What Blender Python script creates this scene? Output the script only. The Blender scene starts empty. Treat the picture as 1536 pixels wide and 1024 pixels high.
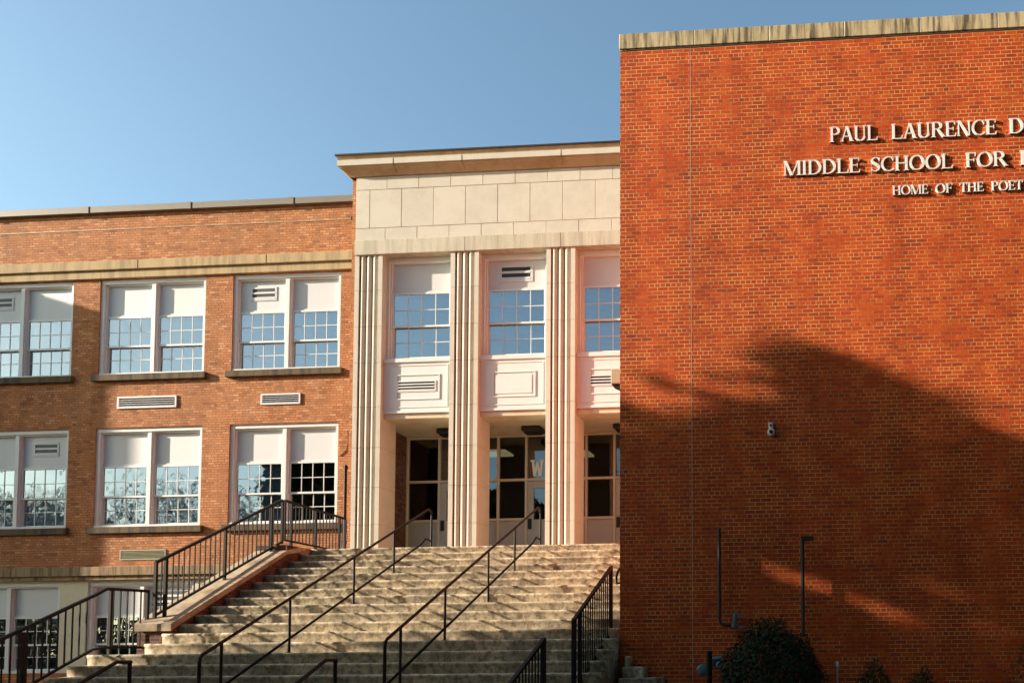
import bpy, bmesh, math, random
from mathutils import Vector, Matrix, noise
R = math.radians
S = bpy.context.scene
COL = S.collection
random.seed(7)

# ------------------------------------------------------------------ camera
E = 1.65                                    # eye height above the ground
cam = bpy.data.cameras.new('camera')
co = bpy.data.objects.new('camera', cam); COL.objects.link(co)
YAW, PIT, ROL = 0.0587326, 0.0494908, -0.0103754
fwd = Vector((-math.sin(YAW)*math.cos(PIT), math.cos(YAW)*math.cos(PIT), math.sin(PIT)))
rgt = Vector((math.cos(YAW), math.sin(YAW), 0)); up = rgt.cross(fwd)
r2 = rgt*math.cos(ROL)+up*math.sin(ROL); u2 = -rgt*math.sin(ROL)+up*math.cos(ROL)
co.matrix_world = Matrix(((r2.x,u2.x,-fwd.x,0),(r2.y,u2.y,-fwd.y,0),(r2.z,u2.z,-fwd.z,E),(0,0,0,1)))
cam.sensor_fit = 'HORIZONTAL'; cam.sensor_width = 36
cam.lens = 1200.02/1536*36
cam.shift_x = (768-1196.43)/1536
cam.shift_y = (921.64-512)/1536
cam.clip_end = 3000
S.camera = co

# ------------------------------------------------------------------ sun and sky
SAZ, SEL = R(75), R(17.2)                    # azimuth from the facade normal (sun at the left), elevation
sd = Vector((math.sin(SAZ)*math.cos(SEL), math.cos(SAZ)*math.cos(SEL), -math.sin(SEL)))
W = bpy.data.worlds.new('World'); S.world = W; W.use_nodes = True
nt = W.node_tree; bg = nt.nodes['Background']
sk = nt.nodes.new('ShaderNodeTexSky'); sk.sky_type = 'NISHITA'; sk.sun_disc = False
sk.sun_elevation = SEL; sk.sun_rotation = math.atan2(-sd.x, -sd.y)
sk.altitude = 100; sk.air_density = 1.0; sk.dust_density = 1.6; sk.ozone_density = 1.5
tn = nt.nodes.new('ShaderNodeMix'); tn.data_type = 'RGBA'; tn.blend_type = 'MULTIPLY'; tn.inputs[0].default_value = 1
tn.inputs[7].default_value = (1.03, 1.15, 1.07, 1)          # overall hue grade multiplied onto the sky colour
nt.links.new(sk.outputs[0], tn.inputs[6]); nt.links.new(tn.outputs[2], bg.inputs[0]); bg.inputs[1].default_value = 0.10
sl = bpy.data.lights.new('sun', 'SUN'); sl.energy = 5.0; sl.angle = R(0.55); sl.color = (1.0, 0.86, 0.70)
so = bpy.data.objects.new('sun', sl); COL.objects.link(so)
so.rotation_euler = sd.to_track_quat('-Z', 'Y').to_euler()
S.view_settings.view_transform = 'Standard'; S.view_settings.look = 'None'
S.view_settings.exposure = 1.25; S.view_settings.gamma = 1

# ------------------------------------------------------------------ materials
def newmat(name):
    m = bpy.data.materials.new(name); m.use_nodes = True
    n = m.node_tree.nodes; p = n['Principled BSDF']
    return m, n, m.node_tree.links, p
def ramp(n, stops):
    r = n.new('ShaderNodeValToRGB'); e = r.color_ramp.elements
    while len(e) < len(stops): e.new(0.5)
    for i, (t, c) in enumerate(stops):
        e[i].position = t; e[i].color = (c[0], c[1], c[2], 1) if not isinstance(c, (int, float)) else (c, c, c, 1)
    return r
def mixc(n, l, fac, a, b, mode='MIX'):
    x = n.new('ShaderNodeMix'); x.data_type = 'RGBA'; x.blend_type = mode
    for s, v in ((0, fac), (6, a), (7, b)):
        if hasattr(v, 'is_linked'): l.new(v, x.inputs[s])
        elif s == 0: x.inputs[s].default_value = v
        else: x.inputs[s].default_value = (v[0], v[1], v[2], 1)
    return x.outputs[2]
def nz(n, l, vec, scale, detail=4, rough=0.6, stretch=None):
    t = n.new('ShaderNodeTexNoise'); t.inputs['Scale'].default_value = scale
    t.inputs['Detail'].default_value = detail; t.inputs['Roughness'].default_value = rough
    if stretch:
        mp = n.new('ShaderNodeMapping'); mp.inputs['Scale'].default_value = stretch
        l.new(vec, mp.inputs[0]); vec = mp.outputs[0]
    l.new(vec, t.inputs['Vector']); return t.outputs['Fac']
def pos(n):
    return n.new('ShaderNodeNewGeometry').outputs['Position']
def bump(n, l, p, h, strength, dist):
    b = n.new('ShaderNodeBump'); b.inputs['Strength'].default_value = strength; b.inputs['Distance'].default_value = dist
    l.new(h, b.inputs['Height']); l.new(b.outputs[0], p.inputs['Normal']); return b

def brick(name, cols, mortar, mort_dark, bl=0.177, bh=0.0643, ms=0.0048, bstr=0.7, effl=0.0, zoff=0.0):
    m, n, l, p = newmat(name)
    g = n.new('ShaderNodeNewGeometry')
    sp = n.new('ShaderNodeSeparateXYZ'); l.new(g.outputs['Position'], sp.inputs[0])
    sn = n.new('ShaderNodeSeparateXYZ'); l.new(g.outputs['True Normal'], sn.inputs[0])
    ab = n.new('ShaderNodeMath'); ab.operation = 'ABSOLUTE'; l.new(sn.outputs[0], ab.inputs[0])
    gt = n.new('ShaderNodeMath'); gt.operation = 'GREATER_THAN'; gt.inputs[1].default_value = 0.6; l.new(ab.outputs[0], gt.inputs[0])
    mx = n.new('ShaderNodeMix'); mx.data_type = 'FLOAT'
    l.new(gt.outputs[0], mx.inputs[0]); l.new(sp.outputs[0], mx.inputs[2]); l.new(sp.outputs[1], mx.inputs[3])
    wob = nz(n, l, g.outputs['Position'], 3.0, 2)
    za = n.new('ShaderNodeMath'); za.operation = 'MULTIPLY_ADD'; za.inputs[1].default_value = 0.006; l.new(wob, za.inputs[0]); l.new(sp.outputs[2], za.inputs[2])
    xa = n.new('ShaderNodeMath'); xa.operation = 'ADD'; xa.inputs[1].default_value = 200*bl; l.new(mx.outputs[0], xa.inputs[0])
    zb = n.new('ShaderNodeMath'); zb.operation = 'ADD'; zb.inputs[1].default_value = 60*bh+zoff; l.new(za.outputs[0], zb.inputs[0])
    cb = n.new('ShaderNodeCombineXYZ'); l.new(xa.outputs[0], cb.inputs[0]); l.new(zb.outputs[0], cb.inputs[1])
    bt = n.new('ShaderNodeTexBrick'); bt.offset = 0.5; bt.offset_frequency = 2; bt.squash = 0.5; bt.squash_frequency = 6
    for k, v in (('Scale', 1), ('Mortar Size', ms), ('Mortar Smooth', 0.25), ('Bias', 0), ('Brick Width', bl), ('Row Height', bh)): bt.inputs[k].default_value = v
    bt.inputs['Color1'].default_value = (0, 0, 0, 1); bt.inputs['Color2'].default_value = (1, 1, 1, 1); bt.inputs['Mortar'].default_value = (.5, .5, .5, 1)
    l.new(cb.outputs[0], bt.inputs['Vector'])
    cr = ramp(n, cols); l.new(bt.outputs['Color'], cr.inputs[0])
    big = nz(n, l, g.outputs['Position'], 0.7, 3)
    rb = ramp(n, [(0.3, 0.90), (0.7, 1.08)]); l.new(big, rb.inputs[0])
    c1 = mixc(n, l, 1.0, cr.outputs[0], rb.outputs[0], 'MULTIPLY')
    run = nz(n, l, g.outputs['Position'], 1.4, 5, 0.7, (1.6, 1.6, 0.12)); rr_ = ramp(n, [(0.38, 0.80), (0.6, 1.06)]); l.new(run, rr_.inputs[0])
    c1 = mixc(n, l, 1.0, c1, rr_.outputs[0], 'MULTIPLY')
    fine = nz(n, l, g.outputs['Position'], 55, 3)
    rf = ramp(n, [(0.3, 0.78), (0.7, 1.15)]); l.new(fine, rf.inputs[0])
    c1 = mixc(n, l, 1.0, c1, rf.outputs[0], 'MULTIPLY')
    mn = nz(n, l, g.outputs['Position'], 2.3, 4, 0.7); mr = ramp(n, [(0.38, mort_dark), (0.58, mortar)]); l.new(mn, mr.inputs[0])
    c2 = mixc(n, l, bt.outputs['Fac'], c1, mr.outputs[0])
    if effl:
        ef = nz(n, l, g.outputs['Position'], 1.3, 5, 0.75); er = ramp(n, [(0.52, 0.0), (0.75, effl)]); l.new(ef, er.inputs[0])
        c2 = mixc(n, l, er.outputs[0], c2, (0.62, 0.52, 0.43))
    l.new(c2, p.inputs['Base Color']); p.inputs['Roughness'].default_value = 0.85
    p.inputs['Specular IOR Level'].default_value = 0.25
    iv = n.new('ShaderNodeMath'); iv.operation = 'MULTIPLY_ADD'; iv.inputs[1].default_value = -1; iv.inputs[2].default_value = 1; l.new(bt.outputs['Fac'], iv.inputs[0])
    ad = n.new('ShaderNodeMath'); ad.operation = 'MULTIPLY_ADD'; ad.inputs[1].default_value = 0.35; l.new(fine, ad.inputs[0]); l.new(iv.outputs[0], ad.inputs[2])
    bump(n, l, p, ad.outputs[0], bstr, 0.006)
    return m

def stone(name, base, stain, amount=0.5, streak=False, island=0.08, rough=0.85, scale=2.2, bstr=0.25, second=None, speck=False):
    m, n, l, p = newmat(name); P = pos(n)
    f = nz(n, l, P, scale, 6, 0.65, (2.6, 2.6, 0.22) if streak else None)
    r = ramp(n, [(0.44, 0.0), (0.64 if streak else 0.72, amount)]); l.new(f, r.inputs[0])
    c = mixc(n, l, r.outputs[0], base, stain)
    if second:
        f2 = nz(n, l, P, scale*0.35, 5, 0.7); r2_ = ramp(n, [(0.45, 0.0), (0.62, 0.75)]); l.new(f2, r2_.inputs[0])
        c = mixc(n, l, r2_.outputs[0], c, second)
    if speck:
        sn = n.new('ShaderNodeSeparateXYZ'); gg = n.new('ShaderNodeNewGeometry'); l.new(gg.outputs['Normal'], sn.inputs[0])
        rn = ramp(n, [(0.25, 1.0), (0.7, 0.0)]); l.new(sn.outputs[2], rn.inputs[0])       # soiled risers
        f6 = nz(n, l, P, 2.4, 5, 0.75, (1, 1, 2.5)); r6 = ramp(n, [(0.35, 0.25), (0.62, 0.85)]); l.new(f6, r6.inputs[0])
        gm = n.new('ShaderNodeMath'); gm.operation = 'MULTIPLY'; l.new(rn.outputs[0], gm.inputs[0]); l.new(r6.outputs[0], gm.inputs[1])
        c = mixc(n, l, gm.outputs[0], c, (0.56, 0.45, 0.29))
        f3 = nz(n, l, P, 11, 6, 0.75); r3 = ramp(n, [(0.46, 0.0), (0.60, 0.85)]); l.new(f3, r3.inputs[0]); c = mixc(n, l, r3.outputs[0], c, (0.20, 0.155, 0.095))
        f7 = nz(n, l, P, 2.2, 5, 0.7, (3, 1, 0.5)); r7 = ramp(n, [(0.5, 0.0), (0.66, 0.3)]); l.new(f7, r7.inputs[0]); c = mixc(n, l, r7.outputs[0], c, (0.17, 0.14, 0.10))
        f4 = nz(n, l, P, 1.1, 4, 0.7); r4 = ramp(n, [(0.38, 0.62), (0.6, 1.10)]); l.new(f4, r4.inputs[0]); c = mixc(n, l, 1.0, c, r4.outputs[0], 'MULTIPLY')
        f5 = nz(n, l, P, 5, 4, 0.6); r5 = ramp(n, [(0.62, 0.0), (0.72, 0.6)]); l.new(f5, r5.inputs[0]); c = mixc(n, l, r5.outputs[0], c, (0.68, 0.62, 0.5))
    g2 = nz(n, l, P, 70, 3); rg = ramp(n, [(0.3, 0.86), (0.7, 1.1)]); l.new(g2, rg.inputs[0])
    c = mixc(n, l, 1.0, c, rg.outputs[0], 'MULTIPLY')
    if island:
        gi = n.new('ShaderNodeNewGeometry'); ri = ramp(n, [(0, 1-island), (1, 1+island)]); l.new(gi.outputs['Random Per Island'], ri.inputs[0])
        c = mixc(n, l, 1.0, c, ri.outputs[0], 'MULTIPLY')
    l.new(c, p.inputs['Base Color']); p.inputs['Roughness'].default_value = rough; p.inputs['Specular IOR Level'].default_value = 0.25
    bump(n, l, p, g2, bstr, 0.004)
    return m

def paint(name, col, dirt=(0.35, 0.28, 0.2), amt=0.25, rough=0.5, metal=0, scale=5, spec=0.4):
    m, n, l, p = newmat(name); P = pos(n)
    f = nz(n, l, P, scale, 6, 0.7); r = ramp(n, [(0.5, 0.0), (0.78, amt)]); l.new(f, r.inputs[0])
    c = mixc(n, l, r.outputs[0], col, dirt)
    l.new(c, p.inputs['Base Color']); p.inputs['Roughness'].default_value = rough; p.inputs['Metallic'].default_value = metal
    p.inputs['Specular IOR Level'].default_value = spec
    bump(n, l, p, f, 0.06, 0.003)
    return m

def glassmat(name, refl, tint=(0.82, 0.92, 0.98), warp=0.02):
    m = bpy.data.materials.new(name); m.use_nodes = True; n = m.node_tree.nodes; l = m.node_tree.links
    n.remove(n['Principled BSDF']); out = n['Material Output']
    P = pos(n)
    fr = n.new('ShaderNodeFresnel'); fr.inputs[0].default_value = 1.5
    ma = n.new('ShaderNodeMath'); ma.operation = 'MULTIPLY_ADD'; ma.inputs[1].default_value = 1.0; ma.inputs[2].default_value = refl; ma.use_clamp = True
    l.new(fr.outputs[0], ma.inputs[0])
    t = n.new('ShaderNodeBsdfTransparent'); t.inputs[0].default_value = (*tint, 1)
    g = n.new('ShaderNodeBsdfGlossy'); g.inputs['Roughness'].default_value = 0.015; g.inputs[0].default_value = (0.86, 0.95, 1.0, 1)
    f = nz(n, l, P, 1.6, 2); b = n.new('ShaderNodeBump'); b.inputs['Strength'].default_value = warp; b.inputs['Distance'].default_value = 0.3
    l.new(f, b.inputs['Height']); l.new(b.outputs[0], g.inputs['Normal'])
    x = n.new('ShaderNodeMixShader'); l.new(ma.outputs[0], x.inputs[0]); l.new(t.outputs[0], x.inputs[1]); l.new(g.outputs[0], x.inputs[2])
    l.new(x.outputs[0], out.inputs['Surface']); return m

def foliage(name, a, b, sss=0.0):
    m, n, l, p = newmat(name)
    g = n.new('ShaderNodeNewGeometry'); r = ramp(n, [(0, a), (1, b)]); l.new(g.outputs['Random Per Island'], r.inputs[0])
    l.new(r.outputs[0], p.inputs['Base Color']); p.inputs['Roughness'].default_value = 0.7; p.inputs['Specular IOR Level'].default_value = 0.2
    return m

M = {}
M['brick_right'] = brick('red_brick', [(0.0, (0.31, 0.040, 0.013)), (0.10, (0.43, 0.046, 0.008)), (0.6, (0.52, 0.056, 0.006)), (1.0, (0.58, 0.085, 0.009))], (0.55, 0.31, 0.11), (0.30, 0.12, 0.04), ms=0.0062)
M['brick_left'] = brick('veiled_orange_brick', [(0.0, (0.34, 0.115, 0.04)), (0.15, (0.49, 0.185, 0.065)), (0.75, (0.56, 0.215, 0.075)), (1.0, (0.65, 0.31, 0.14))], (0.28, 0.125, 0.055), (0.13, 0.055, 0.025), ms=0.0072, effl=0.10)  # base colours paler, carrying the veil of sun haze over this side
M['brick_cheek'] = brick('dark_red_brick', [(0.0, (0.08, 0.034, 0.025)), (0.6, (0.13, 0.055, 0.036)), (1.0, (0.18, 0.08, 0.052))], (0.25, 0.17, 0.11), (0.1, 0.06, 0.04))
M['lime'] = stone('limestone', (0.60, 0.55, 0.455), (0.48, 0.43, 0.33), 0.55, island=0.035)
M['lime_streak'] = stone('streaked_limestone', (0.56, 0.50, 0.39), (0.30, 0.25, 0.17), 0.55, streak=True, island=0.03)
M['lime_warm'] = stone('stained_underlit_limestone', (0.55, 0.40, 0.24), (0.33, 0.21, 0.11), 0.7, island=0.05)  # stain brown, with the cove's underlit shade put into the colour
M['coping'] = stone('coping_concrete', (0.52, 0.41, 0.245), (0.10, 0.075, 0.045), 1.0, streak=True, island=0.08, scale=4.5)
M['belt'] = stone('belt_stone', (0.50, 0.36, 0.19), (0.24, 0.17, 0.09), 0.7, streak=True, island=0.0)
M['belt_dark'] = stone('stained_belt_stone', (0.34, 0.23, 0.12), (0.07, 0.05, 0.035), 0.95, streak=True, island=0.0)
M['sill'] = stone('sill_stone', (0.14, 0.095, 0.05), (0.05, 0.035, 0.025), 0.9, streak=True, island=0.0)
M['concrete'] = stone('step_concrete', (0.85, 0.74, 0.54), (0.15, 0.125, 0.09), 0.8, island=0, scale=3.2, bstr=0.6, second=(0.50, 0.41, 0.275), speck=True)
M['cap'] = stone('cap_concrete', (0.46, 0.365, 0.25), (0.15, 0.105, 0.07), 0.85, island=0, scale=3)
M['white'] = paint('white_paint', (0.70, 0.685, 0.655), (0.56, 0.52, 0.46), 0.2)
M['panel'] = paint('white_panel', (0.60, 0.595, 0.59), (0.6, 0.56, 0.5), 0.2)
M['cream'] = paint('cream_paint', (0.62, 0.54, 0.37), (0.4, 0.33, 0.2), 0.4)
M['ceil'] = paint('soffit_paint', (0.66, 0.54, 0.38), (0.34, 0.2, 0.1), 0.6, scale=3)
M['alu'] = paint('beige_metal', (0.60, 0.50, 0.38), (0.4, 0.33, 0.25), 0.3, rough=0.4)
M['grey'] = paint('grey_panel', (0.40, 0.38, 0.36), (0.3, 0.28, 0.26), 0.3, rough=0.5)
M['iron'] = paint('black_iron', (0.008, 0.0075, 0.007), (0.05, 0.022, 0.01), 0.35, rough=0.6, scale=9, spec=0.2)
M['rust'] = paint('rusty_iron', (0.012, 0.009, 0.008), (0.085, 0.032, 0.013), 0.95, rough=0.6, scale=7, spec=0.2)
M['bronze'] = paint('bronze_flashing', (0.20, 0.165, 0.12), (0.12, 0.1, 0.07), 0.4, rough=0.45)
M['tan'] = paint('tan_flashing', (0.40, 0.32, 0.2), (0.3, 0.22, 0.12), 0.4, rough=0.6)
M['black'] = paint('black_paint', (0.015, 0.015, 0.016), (0.03, 0.03, 0.03), 0.3)
M['letter'] = paint('letter_metal', (0.80, 0.78, 0.74), (0.6, 0.55, 0.48), 0.2, rough=0.45)
M['dark'] = paint('dark_interior', (0.014, 0.014, 0.015), (0.02, 0.018, 0.016), 0.3, rough=0.9)
M['greenvent'] = paint('verdigris_vent', (0.30, 0.28, 0.16), (0.18, 0.17, 0.1), 0.5)
M['verdigris'] = paint('verdigris_strip', (0.36, 0.30, 0.19), (0.34, 0.2, 0.1), 0.8)
M['sealant'] = paint('sealant', (0.45, 0.33, 0.27), (0.3, 0.18, 0.12), 0.6, scale=4)
M['teal'] = paint('blue_pipe_paint', (0.06, 0.16, 0.21), (0.08, 0.16, 0.2), 0.4)
M['blind'] = paint('blind_slat', (0.52, 0.60, 0.65), (0.44, 0.52, 0.57), 0.3)
M['glass'] = glassmat('window_glass', 0.28)
M['glass_deep'] = glassmat('entrance_glass', 0.09, (0.55, 0.6, 0.62), 0.01)
M['leaf_bush'] = foliage('bush_leaf', (0.010, 0.02, 0.009), (0.028, 0.046, 0.018))
M['leaf_tree'] = foliage('tree_leaf', (0.03, 0.05, 0.02), (0.07, 0.10, 0.04))
M['leaf_fallen'] = foliage('fallen_leaf', (0.35, 0.07, 0.02), (0.5, 0.2, 0.05))
M['bark'] = stone('bark', (0.13, 0.10, 0.075), (0.06, 0.045, 0.035), 0.8, streak=True, island=0)
M['soil'] = stone('soil', (0.085, 0.06, 0.04), (0.04, 0.05, 0.02), 1.0, island=0, scale=0.8, bstr=0.6)
mm, n_, l_, p_ = newmat('ceiling_lamp'); p_.inputs['Emission Color'].default_value = (1, 0.85, 0.4, 1); p_.inputs['Emission Strength'].default_value = 0.12; M['lamp'] = mm

# ------------------------------------------------------------------ mesh helpers (z is relative to the eye: E is added when built)
class MB:
    def __init__(s): s.bm = bmesh.new()
    def box(s, x0, x1, y0, y1, z0, z1, ch=0.0):
        if x0 > x1: x0, x1 = x1, x0
        if ch <= 0:
            v = [s.bm.verts.new((x, y, z+E)) for z in (z0, z1) for y in (y0, y1) for x in (x0, x1)]
            for f in ((0,2,3,1),(4,5,7,6),(0,1,5,4),(2,6,7,3),(0,4,6,2),(1,3,7,5)): s.bm.faces.new([v[i] for i in f])
        else:
            b2 = bmesh.new(); v = [b2.verts.new((x, y, z+E)) for z in (z0, z1) for y in (y0, y1) for x in (x0, x1)]
            for f in ((0,2,3,1),(4,5,7,6),(0,1,5,4),(2,6,7,3),(0,4,6,2),(1,3,7,5)): b2.faces.new([v[i] for i in f])
            bmesh.ops.bevel(b2, geom=b2.edges[:], offset=ch, segments=1, affect='EDGES')
            me = bpy.data.meshes.new('tmp'); b2.to_mesh(me); b2.free(); s.bm.from_mesh(me); bpy.data.meshes.remove(me)
        return s
    def quad(s, pts):
        s.bm.faces.new([s.bm.verts.new((x, y, z+E)) for x, y, z in pts]); return s
    def prism(s, poly, axis, a, b):
        """extrude a 2-D polygon along axis ('x': poly=(y,z); 'y': poly=(x,z); 'z': poly=(x,y))"""
        def mk(u, v, w):
            return {'x': (w, u, v+E), 'y': (u, w, v+E), 'z': (u, v, w+E)}[axis]
        A = [s.bm.verts.new(mk(u, v, a)) for u, v in poly]; B = [s.bm.verts.new(mk(u, v, b)) for u, v in poly]
        n = len(poly)
        s.bm.faces.new(A); s.bm.faces.new(B[::-1])
        for i in range(n): s.bm.faces.new([A[i], B[i], B[(i+1) % n], A[(i+1) % n]])
        return s
    def tube(s, pts, r, seg=8, caps=True, square=False):
        pts = [Vector((p[0], p[1], p[2]+E)) for p in pts]; rs = r if isinstance(r, (list, tuple)) else [r]*len(pts)
        rings = []; prev = None
        for i, p in enumerate(pts):
            a = (pts[min(i+1, len(pts)-1)]-pts[max(i-1, 0)]).normalized()
            ref = Vector((0, 0, 1)) if abs(a.z) < 0.9 else Vector((1, 0, 0))
            u = a.cross(ref).normalized(); w = u.cross(a)
            if prev is not None and u.dot(prev) < 0: u, w = -u, -w
            prev = u
            if square: offs = [(-1,-1),(1,-1),(1,1),(-1,1)]
            else: offs = [(math.cos(2*math.pi*k/seg), math.sin(2*math.pi*k/seg)) for k in range(seg)]
            rings.append([s.bm.verts.new(p+(u*c+w*d)*rs[i]) for c, d in offs])
        k = len(rings[0])
        for A, B in zip(rings, rings[1:]):
            for j in range(k): s.bm.faces.new([A[j], A[(j+1) % k], B[(j+1) % k], B[j]])
        if caps:
            s.bm.faces.new(rings[0][::-1]); s.bm.faces.new(rings[-1])
        return s
    def lathe(s, cx, cy, cz, prof, axis='z', seg=16):
        rings = []
        for r, h in prof:
            ring = []
            for k in range(seg):
                a = 2*math.pi*k/seg; c, d = r*math.cos(a), r*math.sin(a)
                if axis == 'z': q = (cx+c, cy+d, cz+h+E)
                elif axis == 'y': q = (cx+c, cy+h, cz+d+E)
                else: q = (cx+h, cy+c, cz+d+E)
                ring.append(s.bm.verts.new(q))
            rings.append(ring)
        for A, B in zip(rings, rings[1:]):
            for k in range(seg): s.bm.faces.new([A[k], A[(k+1) % seg], B[(k+1) % seg], B[k]])
        s.bm.faces.new(rings[0]); s.bm.faces.new(rings[-1][::-1]); return s
    def sweep(s, path, prof):
        """path: function p -> list of (x,y); prof: list of (p,z)"""
        rows = [[s.bm.verts.new((x, y, z+E)) for x, y in path(p)] for p, z in prof]
        for A, B in zip(rows, rows[1:]):
            for k in range(len(A)-1): s.bm.faces.new([A[k], A[k+1], B[k+1], B[k]])
        return s
    def build(s, name, mat, parent=None, smooth=False, recalc=True):
        if recalc: bmesh.ops.recalc_face_normals(s.bm, faces=s.bm.faces)
        me = bpy.data.meshes.new(name); s.bm.to_mesh(me); s.bm.free()
        me.materials.append(M[mat] if isinstance(mat, str) else mat)
        if smooth: me.polygons.foreach_set('use_smooth', [True]*len(me.polygons))
        o = bpy.data.objects.new(name, me); COL.objects.link(o)
        if parent is not None:
            o.parent = parent                      # meshes hold world coordinates; only Empties carry an offset
            o.matrix_parent_inverse = Matrix.Translation(-parent.location) if parent.type == 'EMPTY' else Matrix.Identity(4)
        return o
def tag(o, label=None, cat=None, group=None, kind=None):
    if label: o['label'] = label
    if cat: o['category'] = cat
    if group: o['group'] = group
    if kind: o['kind'] = kind
    return o
def thing(name, loc, label, cat, group=None):
    o = bpy.data.objects.new(name, None); COL.objects.link(o); o.location = (loc[0], loc[1], loc[2]+E)
    o.empty_display_size = 0.2
    return tag(o, label, cat, group)

def wall(mb, x0, x1, z0, z1, Y, holes, depth):
    """front sheet at Y with rectangular holes, and reveals going back"""
    xs = sorted({x0, x1, *[h[0] for h in holes], *[h[1] for h in holes]}); zs = sorted({z0, z1, *[h[2] for h in holes], *[h[3] for h in holes]})
    for i in range(len(xs)-1):
        for j in range(len(zs)-1):
            cx, cz = (xs[i]+xs[i+1])/2, (zs[j]+zs[j+1])/2
            if any(h[0] < cx < h[1] and h[2] < cz < h[3] for h in holes): continue
            mb.quad([(xs[i], Y, zs[j]), (xs[i+1], Y, zs[j]), (xs[i+1], Y, zs[j+1]), (xs[i], Y, zs[j+1])])
    for a, b, c, d in holes:
        mb.quad([(a, Y, c), (a, Y, d), (a, Y+depth, d), (a, Y+depth, c)]); mb.quad([(b, Y, d), (b, Y, c), (b, Y+depth, c), (b, Y+depth, d)])
        mb.quad([(a, Y, d), (b, Y, d), (b, Y+depth, d), (a, Y+depth, d)]); mb.quad([(b, Y, c), (a, Y, c), (a, Y+depth, c), (b, Y+depth, c)])

G = -E          # ground level relative to the eye

# ------------------------------------------------------------------ ground
g = MB(); N = 40
g.quad([(-900, -900, G), (900, -900, G), (900, 900, G), (-900, 900, G)])
tag(g.build('ground', 'soil'), kind='structure')

# ------------------------------------------------------------------ windows
def sash(fr, gl, x0, x1, z0, z1, Y, cols=4, rows=2, st=0.045):
    """one sash: stiles and rails plus muntins; adds glass"""
    fr.box(x0, x0+st, Y, Y+0.04, z0, z1); fr.box(x1-st, x1, Y, Y+0.04, z0, z1)
    fr.box(x0+st, x1-st, Y+0.001, Y+0.04, z0, z0+st); fr.box(x0+st, x1-st, Y+0.001, Y+0.04, z1-st, z1)
    a, b, c, d = x0+st, x1-st, z0+st, z1-st
    for i in range(1, cols): x = a+(b-a)*i/cols; fr.box(x-0.009, x+0.009, Y+0.012, Y+0.028, c, d)
    for i in range(1, rows): z = c+(d-c)*i/rows; fr.box(a, b, Y+0.014, Y+0.030, z-0.009, z+0.009)
    gl.quad([(a, Y+0.021, c), (b, Y+0.021, c), (b, Y+0.021, d), (a, Y+0.021, d)])
def slats(mb, x0, x1, z0, z1, Y, dz=0.03):
    z = z0
    while z < z1:
        mb.quad([(x0, Y, z), (x1, Y, z), (x1, Y+0.012, z+dz*0.93), (x0, Y+0.012, z+dz*0.93)]); z += dz
def louvre(root, x0, x1, z0, z1, Y, n, mat='white', border=0.035, proud=0.015):
    f = MB(); f.box(x0, x1, Y-proud, Y+0.01, z1-border, z1, .003); f.box(x0, x1, Y-proud, Y+0.01, z0, z0+border, .003)
    f.box(x0, x0+border, Y-proud+0.001, Y+0.01, z0+border, z1-border); f.box(x1-border, x1, Y-proud+0.001, Y+0.01, z0+border, z1-border)
    o = f.build('louvre', mat, root)
    b = MB(); b.quad([(x0+border, Y-0.002, z0+border), (x1-border, Y-0.002, z0+border), (x1-border, Y-0.002, z1-border), (x0+border, Y-0.002, z1-border)])  # backing sheet; where black, it stands in for the hollow's shade
    h = (z1-z0-2*border)/n
    sl_ = MB()
    for i in range(n):
        z = z0+border+h*i
        sl_.prism([(Y-proud-0.004, z), (Y-proud-0.004, z+h*0.20), (Y-0.004, z+h*0.42), (Y-0.004, z+h*0.02)], 'x', x0+border, x1-border)
    return o, b, sl_
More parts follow.
